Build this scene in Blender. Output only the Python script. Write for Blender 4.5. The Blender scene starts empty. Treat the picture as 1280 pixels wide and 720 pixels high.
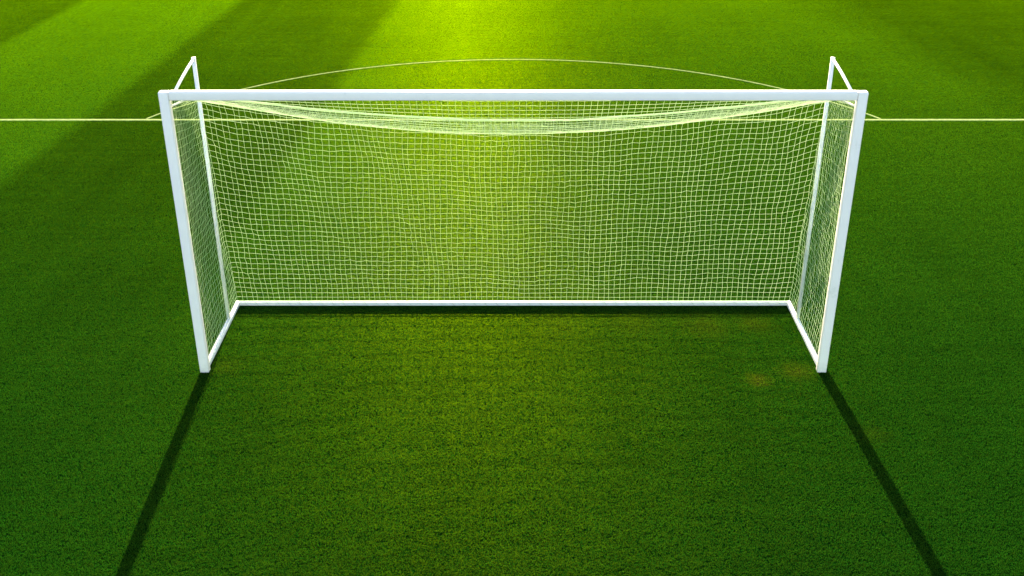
import bpy, bmesh, math, random
import numpy as np
from mathutils import Vector
random.seed(7)
rng = np.random.default_rng(7)
R = math.radians
scene = bpy.context.scene
COL = scene.collection

# ------------------------------------------------------------------ measured layout (metres)
F_PX, TILT, CAM_H, CAM_D = 1348.3, 26.749, 6.772, 11.210
GOAL_H = 3.475            # top of crossbar
HALF = 3.78               # outer half width
PT = 0.108                # post width
PD = 0.092                # post depth
BAR_Y = 1.707             # back ground bar
LINE_Y = 9.754
ARC_R, ARC_C = 8.287, 9.754 - 3.621
SUN_EL, SUN_AZ = 12.0, -2.4      # azimuth from +Y, negative = towards -X

# ------------------------------------------------------------------ helpers
def link_mesh(name, verts, faces, mat, parent=None, smooth=False):
    me = bpy.data.meshes.new(name)
    me.from_pydata([tuple(v) for v in verts], [], [tuple(f) for f in faces])
    me.update()
    if smooth:
        me.polygons.foreach_set('use_smooth', [True]*len(me.polygons))
    me.materials.append(mat)
    o = bpy.data.objects.new(name, me)
    COL.objects.link(o)
    if parent: o.parent = parent
    return o

def bm_obj(name, bm, mat, parent=None, smooth=True):
    me = bpy.data.meshes.new(name)
    bm.normal_update(); bm.to_mesh(me); bm.free()
    if smooth:
        me.polygons.foreach_set('use_smooth', [True]*len(me.polygons))
    me.materials.append(mat)
    o = bpy.data.objects.new(name, me); COL.objects.link(o)
    if parent: o.parent = parent
    return o

class Tubes:
    def __init__(s): s.v = []; s.f = []
    def add(s, pts, r, n=3, caps=False, ref=None, prof=None):
        """sweep a round (or given) profile along a polyline"""
        P = [Vector(p) for p in pts]
        m = len(P)
        base = len(s.v)
        t0 = (P[1]-P[0]).normalized()
        up = Vector(ref) if ref else (Vector((0,0,1)) if abs(t0.z) < .9 else Vector((0,1,0)))
        a = t0.cross(up).normalized()
        for i in range(m):
            t = (P[min(i+1,m-1)]-P[max(i-1,0)])
            if t.length < 1e-9: t = t0
            t.normalize()
            a = (a - t*a.dot(t)); 
            if a.length < 1e-6: a = t.orthogonal()
            a.normalize(); b = t.cross(a)
            if prof:
                for (x,y) in prof: s.v.append(P[i]+a*x+b*y)
            else:
                for k in range(n):
                    an = 2*math.pi*k/n
                    s.v.append(P[i]+a*(r*math.cos(an))+b*(r*math.sin(an)))
        n = len(prof) if prof else n
        for i in range(m-1):
            for k in range(n):
                k2 = (k+1) % n
                s.f.append((base+i*n+k, base+i*n+k2, base+(i+1)*n+k2, base+(i+1)*n+k))
        if caps:
            s.f.append(tuple(base+k for k in reversed(range(n))))
            s.f.append(tuple(base+(m-1)*n+k for k in range(n)))
    def build(s, name, mat, parent=None, smooth=True):
        return link_mesh(name, s.v, s.f, mat, parent, smooth)

def beam(name, lo, hi, mat, parent, bev=0.014, seg=4):
    """bevelled box from corner to corner"""
    bm = bmesh.new()
    bmesh.ops.create_cube(bm, size=1)
    c = [(l+h)/2 for l,h in zip(lo,hi)]; d = [h-l for l,h in zip(lo,hi)]
    for v in bm.verts: v.co = Vector((c[i]+v.co[i]*d[i] for i in range(3)))
    bmesh.ops.bevel(bm, geom=list(bm.edges), offset=bev, segments=seg, profile=.5, affect='EDGES', clamp_overlap=True)
    return bm_obj(name, bm, mat, parent)

# ------------------------------------------------------------------ materials
def newmat(name):
    m = bpy.data.materials.new(name); m.use_nodes = True
    nt = m.node_tree; nt.nodes.clear()
    return m, nt, nt.nodes, nt.links

def math_node(N, L, op, a, b=None, c=None):
    n = N.new('ShaderNodeMath'); n.operation = op
    for i, x in enumerate((a,b,c)):
        if x is None: continue
        if isinstance(x, (int,float)): n.inputs[i].default_value = x
        else: L.new(x, n.inputs[i])
    return n.outputs[0]

def paint(name, col, rough, var=.05, scale=6.0):
    m, nt, N, L = newmat(name)
    out = N.new('ShaderNodeOutputMaterial'); p = N.new('ShaderNodeBsdfPrincipled')
    p.inputs['Roughness'].default_value = rough
    tc = N.new('ShaderNodeNewGeometry')
    nz = N.new('ShaderNodeTexNoise'); nz.inputs['Scale'].default_value = scale; nz.inputs['Detail'].default_value = 6
    L.new(tc.outputs['Position'], nz.inputs['Vector'])
    mx = N.new('ShaderNodeMix'); mx.data_type = 'RGBA'
    mx.inputs[6].default_value = (*[c*(1-var*2) for c in col], 1)
    mx.inputs[7].default_value = (*[min(1,c*(1+var*.4)) for c in col], 1)
    L.new(nz.outputs['Fac'], mx.inputs[0])
    # grass stains and mud splashed on the lowest part, plus a few ball scuffs
    sp = N.new('ShaderNodeSeparateXYZ'); L.new(tc.outputs['Position'], sp.inputs[0])
    zr = N.new('ShaderNodeMapRange'); zr.inputs['From Min'].default_value = .0; zr.inputs['From Max'].default_value = .16
    zr.inputs['To Min'].default_value = .55; zr.inputs['To Max'].default_value = 0; L.new(sp.outputs['Z'], zr.inputs['Value'])
    n5 = N.new('ShaderNodeTexNoise'); n5.inputs['Scale'].default_value = 28; n5.inputs['Detail'].default_value = 6
    L.new(tc.outputs['Position'], n5.inputs['Vector'])
    dirt = math_node(N, L, 'MULTIPLY', zr.outputs[0], n5.outputs['Fac'])
    n6 = N.new('ShaderNodeTexNoise'); n6.inputs['Scale'].default_value = 3.2; n6.inputs['Detail'].default_value = 8; n6.inputs['Roughness'].default_value = .7
    L.new(tc.outputs['Position'], n6.inputs['Vector'])
    sc = N.new('ShaderNodeMapRange'); sc.inputs['From Min'].default_value = .60; sc.inputs['From Max'].default_value = .72
    sc.inputs['To Min'].default_value = 0; sc.inputs['To Max'].default_value = .30; L.new(n6.outputs['Fac'], sc.inputs['Value'])
    dirt = math_node(N, L, 'MAXIMUM', dirt, sc.outputs[0])
    m2 = N.new('ShaderNodeMix'); m2.data_type = 'RGBA'; L.new(dirt, m2.inputs[0])
    L.new(mx.outputs[2], m2.inputs[6]); m2.inputs[7].default_value = (.30,.33,.20,1)
    L.new(m2.outputs[2], p.inputs['Base Color'])
    bp = N.new('ShaderNodeBump'); bp.inputs['Strength'].default_value = .05; bp.inputs['Distance'].default_value = .004
    L.new(nz.outputs['Fac'], bp.inputs['Height']); L.new(bp.outputs[0], p.inputs['Normal'])
    L.new(p.outputs[0], out.inputs[0])
    return m

WHITE = paint('white_powder_coat', (.95,.865,.79), .38)
GALV = paint('white_tube', (.78,.80,.78), .32)
def cord():
    m, nt, N, L = newmat('net_cord')
    out = N.new('ShaderNodeOutputMaterial')
    D = N.new('ShaderNodeBsdfDiffuse'); T = N.new('ShaderNodeBsdfTranslucent'); a = N.new('ShaderNodeMixShader')
    g = N.new('ShaderNodeNewGeometry'); nz = N.new('ShaderNodeTexNoise'); nz.inputs['Scale'].default_value = 9
    L.new(g.outputs['Position'], nz.inputs['Vector'])
    c = N.new('ShaderNodeMix'); c.data_type = 'RGBA'
    c.inputs[6].default_value = (.38,.52,.32,1); c.inputs[7].default_value = (.54,.68,.50,1)
    L.new(nz.outputs['Fac'], c.inputs[0])
    L.new(c.outputs[2], D.inputs['Color']); L.new(c.outputs[2], T.inputs['Color'])
    L.new(D.outputs[0], a.inputs[1]); L.new(T.outputs[0], a.inputs[2]); a.inputs[0].default_value = .5
    L.new(a.outputs[0], out.inputs[0])
    return m
ROPE = cord()

def grass_tone(N, L):
    """world-position lawn tint: mowing stripes, patches, worn yellow spots"""
    g = N.new('ShaderNodeNewGeometry')
    sp = N.new('ShaderNodeSeparateXYZ'); L.new(g.outputs['Position'], sp.inputs[0])
    # slight waviness of the stripe edge
    wz = N.new('ShaderNodeTexNoise'); wz.inputs['Scale'].default_value = .9; wz.inputs['Detail'].default_value = 5
    L.new(g.outputs['Position'], wz.inputs['Vector'])
    wob = math_node(N, L, 'MULTIPLY', math_node(N, L, 'SUBTRACT', wz.outputs['Fac'], .5), .18)
    x = math_node(N, L, 'SUBTRACT', sp.outputs['X'], math_node(N, L, 'MULTIPLY', sp.outputs['Y'], STRIPE_SLOPE))
    x = math_node(N, L, 'ADD', x, wob)
    # edges at ... -13.6 -9.1 -4.6 ... in sheared coordinate
    ph = math_node(N, L, 'MULTIPLY', math_node(N, L, 'ADD', x, 4.52), math.pi/4.63)
    s = math_node(N, L, 'SINE', ph)
    s = math_node(N, L, 'MULTIPLY', s, 8.0)
    cl = N.new('ShaderNodeClamp'); cl.inputs['Min'].default_value = -1; cl.inputs['Max'].default_value = 1
    L.new(s, cl.inputs['Value'])
    # stripes fade where the turf is well trodden: right side and round the goal
    fx = N.new('ShaderNodeMapRange'); fx.inputs['From Min'].default_value = -4; fx.inputs['From Max'].default_value = 1.2
    fx.inputs['To Min'].default_value = 1; fx.inputs['To Max'].default_value = .06; L.new(sp.outputs['X'], fx.inputs['Value'])
    fy = N.new('ShaderNodeMapRange'); fy.inputs['From Min'].default_value = 0; fy.inputs['From Max'].default_value = 7
    fy.inputs['To Min'].default_value = .15; fy.inputs['To Max'].default_value = 1; L.new(sp.outputs['Y'], fy.inputs['Value'])
    st = math_node(N, L, 'MULTIPLY', cl.outputs[0], math_node(N, L, 'MULTIPLY', fx.outputs[0], fy.outputs[0]))
    n1 = N.new('ShaderNodeTexNoise'); n1.inputs['Scale'].default_value = .45; n1.inputs['Detail'].default_value = 6; n1.inputs['Roughness'].default_value = .6
    L.new(g.outputs['Position'], n1.inputs['Vector'])
    n2 = N.new('ShaderNodeTexNoise'); n2.inputs['Scale'].default_value = 5; n2.inputs['Detail'].default_value = 5; n2.inputs['Roughness'].default_value = .65
    L.new(g.outputs['Position'], n2.inputs['Vector'])
    # brushed cross streaks left by the mower (stretched noise)
    mp = N.new('ShaderNodeMapping'); mp.inputs['Scale'].default_value = (.35, 5.5, 1)
    L.new(g.outputs['Position'], mp.inputs['Vector'])
    n3 = N.new('ShaderNodeTexNoise'); n3.inputs['Scale'].default_value = 1.2; n3.inputs['Detail'].default_value = 5
    L.new(mp.outputs[0], n3.inputs['Vector'])
    v = math_node(N, L, 'MULTIPLY_ADD', st, .25, 1.04)
    v = math_node(N, L, 'ADD', v, math_node(N, L, 'MULTIPLY', math_node(N, L, 'SUBTRACT', n1.outputs['Fac'], .5), .35))
    v = math_node(N, L, 'ADD', v, math_node(N, L, 'MULTIPLY', math_node(N, L, 'SUBTRACT', n2.outputs['Fac'], .5), .35))
    v = math_node(N, L, 'ADD', v, math_node(N, L, 'MULTIPLY', math_node(N, L, 'SUBTRACT', n3.outputs['Fac'], .5), .4))
    mp2 = N.new('ShaderNodeMapping'); mp2.inputs['Scale'].default_value = (1.9, .10, 1); mp2.inputs['Rotation'].default_value = (0,0,R(-3))
    L.new(g.outputs['Position'], mp2.inputs['Vector'])
    n4 = N.new('ShaderNodeTexNoise'); n4.inputs['Scale'].default_value = 1.0; n4.inputs['Detail'].default_value = 4
    L.new(mp2.outputs[0], n4.inputs['Vector'])
    v = math_node(N, L, 'ADD', v, math_node(N, L, 'MULTIPLY', math_node(N, L, 'SUBTRACT', n4.outputs['Fac'], .5), .25))
    n7 = N.new('ShaderNodeTexNoise'); n7.inputs['Scale'].default_value = 14; n7.inputs['Detail'].default_value = 5; n7.inputs['Roughness'].default_value = .7
    L.new(g.outputs['Position'], n7.inputs['Vector'])
    # darker, differently cut strip on the far right, with sun-glow falloff painted in
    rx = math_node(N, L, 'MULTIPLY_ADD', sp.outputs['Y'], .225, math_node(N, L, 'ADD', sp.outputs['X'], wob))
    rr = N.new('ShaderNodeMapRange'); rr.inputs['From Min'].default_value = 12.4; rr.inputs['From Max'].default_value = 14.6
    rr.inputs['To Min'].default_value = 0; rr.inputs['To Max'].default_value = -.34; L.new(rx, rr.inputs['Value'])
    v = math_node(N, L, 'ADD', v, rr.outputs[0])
    # worn spots
    worn = None
    for (px,py,r,a) in ((2.92,-.22,.20,.9),(3.42,-.02,.28,.65),(3.95,-1.35,.25,.2),(2.5,1.15,.45,.4),(3.15,1.2,.35,.45),(1.6,1.2,.5,.25),(.6,1.15,.5,.2),(-3.5,.1,.3,.25)):
        vm = N.new('ShaderNodeVectorMath'); vm.operation = 'DISTANCE'
        L.new(g.outputs['Position'], vm.inputs[0]); vm.inputs[1].default_value = (px,py,.01)
        mr = N.new('ShaderNodeMapRange'); mr.inputs['From Min'].default_value = 0; mr.inputs['From Max'].default_value = r
        mr.inputs['To Min'].default_value = a; mr.inputs['To Max'].default_value = 0
        d = math_node(N, L, 'ADD', vm.outputs['Value'], math_node(N, L, 'MULTIPLY', math_node(N, L, 'SUBTRACT', n7.outputs['Fac'], .5), 1.5*r+.25))
        L.new(d, mr.inputs['Value'])
        worn = mr.outputs[0] if worn is None else math_node(N, L, 'MAXIMUM', worn, mr.outputs[0])
    sr = N.new('ShaderNodeMapRange'); sr.inputs['From Min'].default_value = .60; sr.inputs['From Max'].default_value = .72
    sr.inputs['To Min'].default_value = 0; sr.inputs['To Max'].default_value = .20
    L.new(math_node(N, L, 'MULTIPLY_ADD', n1.outputs['Fac'], .3, math_node(N, L, 'SUBTRACT', n7.outputs['Fac'], .13)), sr.inputs['Value'])
    sparse = sr.outputs[0]
    worn = math_node(N, L, 'MAXIMUM', worn, sparse)
    return v, worn, st

STRIPE_SLOPE = .052
DIFF = (.0002,.0270,.0030); TRAN = (.0010,.034,.0020); GLOS = (.0112,.0185,.0002); SHEEN = (.148,.300,.0)

def scaled(N, L, col, fac):
    vm = N.new('ShaderNodeVectorMath'); vm.operation = 'SCALE'
    if isinstance(col, tuple): vm.inputs[0].default_value = col
    else: L.new(col, vm.inputs[0])
    L.new(fac, vm.inputs['Scale'])
    return vm.outputs[0]

def mixcol(N, L, fac, a, b):
    mx = N.new('ShaderNodeMix'); mx.data_type = 'RGBA'
    L.new(fac, mx.inputs[0])
    for i, c in ((6,a),(7,b)):
        if isinstance(c, tuple): mx.inputs[i].default_value = (*c,1)
        else: L.new(c, mx.inputs[i])
    return mx.outputs[2]

def grass_blade_mat():
    m, nt, N, L = newmat('grass_blade')
    out = N.new('ShaderNodeOutputMaterial')
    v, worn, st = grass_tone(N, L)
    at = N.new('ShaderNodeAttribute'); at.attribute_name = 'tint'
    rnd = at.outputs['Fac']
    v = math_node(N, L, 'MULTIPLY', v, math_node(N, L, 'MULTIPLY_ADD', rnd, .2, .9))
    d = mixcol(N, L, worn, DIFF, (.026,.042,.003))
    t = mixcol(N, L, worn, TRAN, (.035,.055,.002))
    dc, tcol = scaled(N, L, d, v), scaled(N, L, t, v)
    gc = scaled(N, L, GLOS, v)
    D = N.new('ShaderNodeBsdfDiffuse'); T = N.new('ShaderNodeBsdfTranslucent'); G = N.new('ShaderNodeBsdfGlossy')
    G.inputs['Roughness'].default_value = .47
    g2 = N.new('ShaderNodeNewGeometry')
    vm = N.new('ShaderNodeVectorMath'); vm.operation = 'SCALE'; vm.inputs['Scale'].default_value = .06
    L.new(g2.outputs['Normal'], vm.inputs[0])
    va = N.new('ShaderNodeVectorMath'); va.operation = 'ADD'; L.new(vm.outputs[0], va.inputs[0]); va.inputs[1].default_value = (0,0,1)
    vn = N.new('ShaderNodeVectorMath'); vn.operation = 'NORMALIZE'; L.new(va.outputs[0], vn.inputs[0])
    L.new(vn.outputs[0], G.inputs['Normal'])
    L.new(dc, D.inputs['Color']); L.new(tcol, T.inputs['Color']); L.new(gc, G.inputs['Color'])
    a1 = N.new('ShaderNodeAddShader'); a2 = N.new('ShaderNodeAddShader')
    L.new(D.outputs[0], a1.inputs[0]); L.new(T.outputs[0], a1.inputs[1])
    L.new(a1.outputs[0], a2.inputs[0]); L.new(G.outputs[0], a2.inputs[1])
    S = N.new('ShaderNodeBsdfSheen'); S.inputs['Roughness'].default_value = .27
    L.new(scaled(N, L, SHEEN, v), S.inputs['Color']); L.new(vn.outputs[0], S.inputs['Normal'])
    a3 = N.new('ShaderNodeAddShader'); L.new(a2.outputs[0], a3.inputs[0]); L.new(S.outputs[0], a3.inputs[1])
    L.new(a3.outputs[0], out.inputs[0])
    return m

def soil_mat():
    m, nt, N, L = newmat('turf_ground')
    out = N.new('ShaderNodeOutputMaterial'); p = N.new('ShaderNodeBsdfPrincipled')
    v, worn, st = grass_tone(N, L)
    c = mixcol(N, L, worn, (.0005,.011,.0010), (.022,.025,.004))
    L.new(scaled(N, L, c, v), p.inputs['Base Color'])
    p.inputs['Roughness'].default_value = .9; p.inputs['Specular IOR Level'].default_value = 0
    L.new(p.outputs[0], out.inputs[0])
    return m

def line_mat():
    m, nt, N, L = newmat('line_paint')
    out = N.new('ShaderNodeOutputMaterial')
    g = N.new('ShaderNodeNewGeometry')
    nz = N.new('ShaderNodeTexNoise'); nz.inputs['Scale'].default_value = 22; nz.inputs['Detail'].default_value = 4
    L.new(g.outputs['Position'], nz.inputs['Vector'])
    c = mixcol(N, L, nz.outputs['Fac'], (.08,.15,.02), (.40,.48,.20))
    D = N.new('ShaderNodeBsdfDiffuse'); L.new(c, D.inputs['Color'])
    L.new(D.outputs[0], out.inputs[0])
    return m

BLADE, SOIL, LINE = grass_blade_mat(), soil_mat(), line_mat()

# ------------------------------------------------------------------ ground
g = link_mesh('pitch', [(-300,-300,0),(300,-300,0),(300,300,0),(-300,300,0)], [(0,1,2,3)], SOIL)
g['kind'] = 'structure'

# grass: one patch of separate blades, repeated over the turf by geometry nodes
def make_grass():
    S = 2.0; n = 60000
    x = rng.uniform(-S/2, S/2, n); y = rng.uniform(-S/2, S/2, n)
    # tufting: pull blades slightly towards clump centres
    cx = rng.uniform(-S/2, S/2, 900); cy = rng.uniform(-S/2, S/2, 900)
    idx = rng.integers(0, 900, n); sel = rng.random(n) < .12
    x = np.where(sel, cx[idx]+rng.normal(0,.018,n), x); y = np.where(sel, cy[idx]+rng.normal(0,.018,n), y)
    x = (x+S/2) % S - S/2; y = (y+S/2) % S - S/2
    h = rng.uniform(.0075,.0115,n)*np.where(rng.random(n)<.02,1.4,1)
    w = rng.uniform(.0018,.0030,n)
    a = rng.uniform(0, 2*np.pi, n)          # facing
    l = rng.uniform(0, 2*np.pi, n); ln = rng.uniform(.8,2.0,n)*h
    lx, ly = np.cos(l)*ln, np.sin(l)*ln
    dx, dy = -ly/ln*w/2, lx/ln*w/2
    V = np.zeros((n,5,3))
    V[:,0] = np.stack([x-dx,y-dy,np.full(n,-.002)],1); V[:,1] = np.stack([x+dx,y+dy,np.full(n,-.002)],1)
    mx, my, mz = x+lx*.28, y+ly*.28, h*rng.uniform(.65,.9,n)
    V[:,2] = np.stack([mx-ly/ln*w*.6,my+lx/ln*w*.6,mz],1); V[:,3] = np.stack([mx+ly/ln*w*.6,my-lx/ln*w*.6,mz],1)
    V[:,4] = np.stack([x+lx,y+ly,h*rng.uniform(.75,1.,n)],1)
    me = bpy.data.meshes.new('grass')
    me.vertices.add(n*5); me.vertices.foreach_set('co', V.ravel())
    b = (np.arange(n)*5)[:,None]
    loops = np.concatenate([b+0,b+1,b+2,b+3,b+3,b+2,b+4],1).ravel()
    me.loops.add(n*7); me.loops.foreach_set('vertex_index', loops.astype(np.int32))
    me.polygons.add(n*2)
    st = np.stack([np.arange(n)*7, np.arange(n)*7+4],1).ravel()
    me.polygons.foreach_set('loop_start', st.astype(np.int32))
    me.update(calc_edges=True)
    at = me.attributes.new('tint', 'FLOAT', 'POINT')
    at.data.foreach_set('value', np.repeat(rng.random(n)**1.3, 5).astype(np.float32))
    me.materials.append(BLADE)
    o = bpy.data.objects.new('grass', me); COL.objects.link(o)
    ng = bpy.data.node_groups.new('grass_spread', 'GeometryNodeTree')
    ng.interface.new_socket('Geometry', in_out='INPUT', socket_type='NodeSocketGeometry')
    ng.interface.new_socket('Geometry', in_out='OUTPUT', socket_type='NodeSocketGeometry')
    N, L = ng.nodes, ng.links
    gi = N.new('NodeGroupInput'); go = N.new('NodeGroupOutput')
    nx, ny = 32, 25
    gr = N.new('GeometryNodeMeshGrid')
    gr.inputs['Size X'].default_value = (nx-1)*S; gr.inputs['Size Y'].default_value = (ny-1)*S
    gr.inputs['Vertices X'].default_value = nx; gr.inputs['Vertices Y'].default_value = ny
    tr = N.new('GeometryNodeTransform'); tr.inputs['Translation'].default_value = (0, -6+(ny-1)*S/2, 0)
    L.new(gr.outputs['Mesh'], tr.inputs['Geometry'])
    ri = N.new('FunctionNodeRandomValue'); ri.data_type = 'INT'
    ri.inputs[4].default_value = 0; ri.inputs[5].default_value = 3
    mu = N.new('ShaderNodeMath'); mu.operation = 'MULTIPLY'; mu.inputs[1].default_value = math.pi/2
    L.new(ri.outputs[2], mu.inputs[0])
    cb = N.new('ShaderNodeCombineXYZ'); L.new(mu.outputs[0], cb.inputs['Z'])
    ip = N.new('GeometryNodeInstanceOnPoints')
    L.new(tr.outputs[0], ip.inputs['Points']); L.new(gi.outputs[0], ip.inputs['Instance']); L.new(cb.outputs[0], ip.inputs['Rotation'])
    L.new(ip.outputs[0], go.inputs[0])
    md = o.modifiers.new('spread', 'NODES'); md.node_group = ng
    o['kind'] = 'stuff'; o['label'] = 'short mown green grass covering the whole pitch'; o['category'] = 'grass'
    return o
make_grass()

# painted lines: thin crowned strips riding in the grass tips, slightly ragged edges
def strip(name, centre, width=.12, z=.0105):
    v, f = [], []
    m = len(centre)
    for i,(x,y) in enumerate(centre):
        x0,y0 = centre[max(i-1,0)]; x1,y1 = centre[min(i+1,m-1)]
        d = math.hypot(x1-x0,y1-y0); nx_, ny_ = -(y1-y0)/d, (x1-x0)/d
        a = width/2+random.uniform(-.007,.007); b = width/2+random.uniform(-.007,.007)
        v += [(x+nx_*a,y+ny_*a,z-.010),(x+nx_*a*.7,y+ny_*a*.7,z),(x-nx_*b*.7,y-ny_*b*.7,z),(x-nx_*b,y-ny_*b,z-.010)]
        if i:
            k = 4*i
            for q in range(3): f.append((k-4+q,k+q,k+q+1,k-3+q))
    o = link_mesh(name, v, f, LINE); o['kind'] = 'structure'
    return o
strip('penalty_area_line', [(-32+i*.08, LINE_Y) for i in range(801)])
ha = math.acos((LINE_Y+.06-ARC_C)/ARC_R)
strip('penalty_arc_line', [(ARC_R*math.sin(a), ARC_C+ARC_R*math.cos(a)) for a in np.linspace(-ha, ha, 240)], .055, z=.0125)

# ------------------------------------------------------------------ goal
goal = bpy.data.objects.new('football_goal', None); COL.objects.link(goal)
goal['label'] = 'white full-size football goal with sagging net standing alone on the mown grass'
goal['category'] = 'football goal'
XI = HALF-PT
for s in (-1,1):
    lo, hi = sorted((s*XI, s*HALF))
    beam('post', (lo,-PD/2,-.01), (hi,PD/2,GOAL_H-.004), WHITE, goal)
beam('crossbar', (-XI+.001,-PD/2+.002,GOAL_H-.098), (XI-.001,PD/2-.002,GOAL_H), WHITE, goal, .014)
BX = 3.72
# ground frame: two side bars and the back bar of square tube
pr = [(.027*x,.027*y) for x,y in ((-1,-.75),(-.75,-1),(.75,-1),(1,-.75),(1,.75),(.75,1),(-.75,1),(-1,.75))]
for s in (-1,1):
    t = Tubes(); t.add([(s*BX,PD/2+.001,.031),(s*BX,BAR_Y+.027,.031)], 0, prof=pr, caps=True, ref=(0,0,1))
    t.build('side_ground_bar', GALV, goal, False)
t = Tubes(); t.add([(-BX+.028,BAR_Y,.032),(BX-.028,BAR_Y,.032)], 0, prof=pr, caps=True, ref=(0,0,1))
t.build('back_ground_bar', GALV, goal, False)
# rear uprights with a bent stay to the post
PX, PY, PH = 3.735, 1.25, 3.50
for s in (-1,1):
    t = Tubes(); t.add([(s*PX,PY,.058),(s*PX,PY,PH)], .024, 14, caps=True)
    up = t.build('rear_upright', GALV, goal)
    pts = []
    A, B = Vector((s*PX,PY-.01,PH-.012)), Vector((s*3.70,PD/2-.005,3.33))
    for k in range(13):
        u = k/12; p = A.lerp(B,u); p.z += .045*math.sin(math.pi*u); p.x -= s*.02*math.sin(math.pi*u)
        pts.append(p)
    t = Tubes(); t.add(pts, .017, 12, caps=True); t.build('stay_tube', GALV, goal)
    t = Tubes(); t.add([(s*PX,PY,PH-.004),(s*PX,PY,PH+.006)], .027, 14, caps=True); t.build('end_cap', GALV, up)
    # small bent hook that holds the net corner
    t = Tubes(); t.add([(s*3.70,PD/2-.003,3.29),(s*3.69,.16,3.27),(s*3.655,.28,3.265),(s*3.60,.36,3.275)], .012, 10, caps=True)
    t.build('net_hook', GALV, goal)

# ---- net
CX, CY, CZ = 3.60, .36, 3.27
NOISE = rng.normal(0,1,(24,6))
KV = rng.uniform(.6,7,(24,3)); PH0 = rng.uniform(0,6.28,24)
def wob(p, amp):
    a = np.zeros(3)
    for i in range(24):
        q = math.sin(KV[i,0]*p[0]+KV[i,1]*p[1]+KV[i,2]*p[2]+PH0[i])
        a += NOISE[i,:3]*q
    return a*amp/math.sqrt(12)
def par(X):   # 0 at ends, 1 in the middle
    return max(0., 1-(X/CX)**2)
def rope_pt(u):   # u -1..1
    X = u*CX; t = par(X)
    return np.array((X, CY+.84*t**.6, CZ-.51*t))
def roof_pt(u, v):
    X0 = u*(XI-.01); t = par(u*CX)
    p0 = np.array((X0, PD/2+.004, GOAL_H-.07)); p2 = rope_pt(u)
    c = (p0+p2)/2; c[2] -= .04+.54*t; c[1] += .0
    return (1-v)**2*p0+2*v*(1-v)*c+v*v*p2
def back_pt(u, v):
    p0 = rope_pt(u); p1 = np.array((u*BX, BAR_Y-.01, .062))
    p = p0*(1-v)+p1*v
    k = abs(u)**10
    p[1] = p[1]*(1-k) + k*(p0[1]+(p1[1]-p0[1])*v**.36)
    p[0] = p[0]*(1-k) + k*(p0[0]+(p1[0]-p0[0])*v**.5)
    b = math.sin(math.pi*v)
    p[1] += .10*b*(1-abs(u)**6) - .05*b*abs(u)**8
    p[2] -= .03*b
    return p
def side_pt(s, a, v):   # a 0 post .. 1 fold ; v 0 top .. 1 bottom
    p0 = np.array((s*(XI+.02), PD/2+.004, (GOAL_H-.07)*(1-v)+.062*v))
    p1 = back_pt(s*1.0, v)
    p = p0*(1-a)+p1*a
    p[0] += s*.035*math.sin(math.pi*a)*math.sin(math.pi*v)
    p[2] -= .05*math.sin(math.pi*a)*(1-v)*a
    return p
NC, NR, NB = 104, 24, 38
RAD = .0020
t = Tubes()
us = [(-1+2*i/NC) for i in range(NC+1)]
us = [max(-1,min(1,u+random.uniform(-.0022,.0022))) if abs(u)<.999 else u for u in us]
grid = []
for u in us:
    col = [roof_pt(u, k/NR) for k in range(NR)] + [back_pt(u, (k/NB)) for k in range(NB+1)]
    n = len(col)
    for k in range(n):
        e = 1.0
        if k == 0 or k == n-1: e = 0
        if k == NR: e = .35
        if k < NR: e *= .25
        edge = min(1, (1-abs(u))*12)
        if k > NR:
            e *= min(1, (n-1-k)/5)
        col[k] = col[k] + wob(col[k], .011)*e*(.3+.7*edge) + rng.normal(0,.0038,3)*e
    grid.append(col)
for i, col in enumerate(grid): t.add(col, RAD)
for k in range(1, len(grid[0])):
    if k == NR: continue
    t.add([g_[k] for g_ in grid], RAD)
NS = 20
for s in (-1,1):
    sg = []
    for j in range(NS):
        a = j/NS
        col = [side_pt(s, a, k/NB) for k in range(NB+1)]
        for k in range(1, NB):
            if j: col[k] = col[k] + wob(col[k], .012)*min(1,(NB-k)/5) + rng.normal(0,.003,3)
        sg.append(col)
    fold = [grid[0 if s<0 else -1][NR+k] for k in range(NB+1)]
    sg.append(fold)
    for col in sg[:-1]: t.add(col, RAD)
    for k in range(NB+1): t.add([c[k] for c in sg], RAD)
net = t.build('net', ROPE, goal)
net['label'] = 'fine white net, slack at the top and tight along the ground bar'
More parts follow.
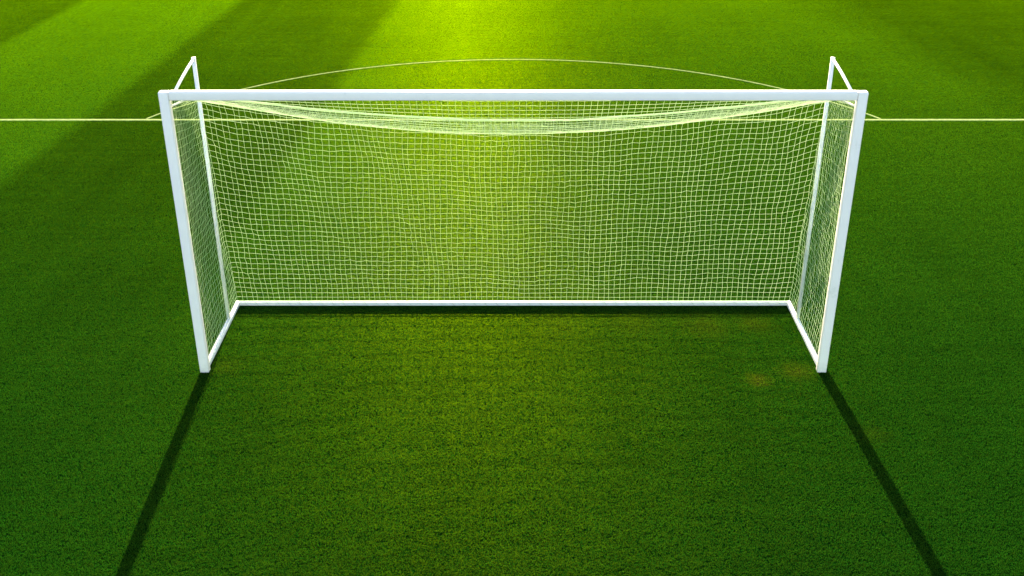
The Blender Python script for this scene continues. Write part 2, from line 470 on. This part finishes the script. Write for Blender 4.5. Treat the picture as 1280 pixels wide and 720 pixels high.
# rope along the rear top edge and lacing round the ground bars
t = Tubes(); t.add([g_[NR] for g_ in grid], .013, 6, caps=True); t.build('top_rope', ROPE, goal)
t = Tubes()
def lace(P0, P1, n, nrm):
    P0, P1 = Vector(P0), Vector(P1); d = (P1-P0); L_ = d.length; pts = []
    for i in range(n*8+1):
        a = 2*math.pi*i/8; p = P0.lerp(P1, i/(n*8))
        pts.append(p+Vector(nrm)*(.036*math.cos(a))+Vector((0,0,1))*(.036*math.sin(a)))
    t.add(pts, .0022, 3)
lace((-BX+.05,BAR_Y,.034),(BX-.05,BAR_Y,.034),50,(0,1,0))
t.add([(-BX+.02,BAR_Y-.012,.075),(BX-.02,BAR_Y-.012,.075)], .004, 4)
t.build('net_lacing', ROPE, goal)

# ------------------------------------------------------------------ light, sky, camera
w = bpy.data.worlds.new('World'); scene.world = w; w.use_nodes = True
nt = w.node_tree; nt.nodes.clear()
sky = nt.nodes.new('ShaderNodeTexSky'); sky.sky_type = 'NISHITA'; sky.sun_disc = False
sky.sun_elevation = R(SUN_EL); sky.sun_rotation = R(SUN_AZ); sky.air_density = .8; sky.dust_density = .6; sky.ozone_density = 2.0
bg = nt.nodes.new('ShaderNodeBackground'); bg.inputs['Strength'].default_value = .092
wo = nt.nodes.new('ShaderNodeOutputWorld')
nt.links.new(sky.outputs[0], bg.inputs[0]); nt.links.new(bg.outputs[0], wo.inputs[0])
sl = bpy.data.lights.new('sun', 'SUN'); sl.energy = 5.0; sl.angle = R(.45); sl.color = (1.0,.93,.78)
so = bpy.data.objects.new('sun', sl); COL.objects.link(so)
d = Vector((math.sin(R(SUN_AZ))*math.cos(R(SUN_EL)), math.cos(R(SUN_AZ))*math.cos(R(SUN_EL)), math.sin(R(SUN_EL))))
so.rotation_euler = d.to_track_quat('Z','Y').to_euler(); so.location = d*60

cam = bpy.data.cameras.new('camera'); co = bpy.data.objects.new('camera', cam); COL.objects.link(co)
cam.sensor_width = 36; cam.lens = F_PX/1280*36
cam.shift_x = -1.5/1280
cam.clip_end = 2000
co.location = (0,-CAM_D,CAM_H); co.rotation_euler = (R(90-TILT),0,0)
scene.camera = co
vs = scene.view_settings
vs.view_transform = 'Standard'; vs.look = 'None'; vs.gamma = 1; vs.use_curve_mapping = False; vs.exposure = 3.0
vs.use_white_balance = True; vs.white_balance_temperature = 8200; vs.white_balance_tint = 14
scene.cycles.max_bounces = 6; scene.cycles.transparent_max_bounces = 4
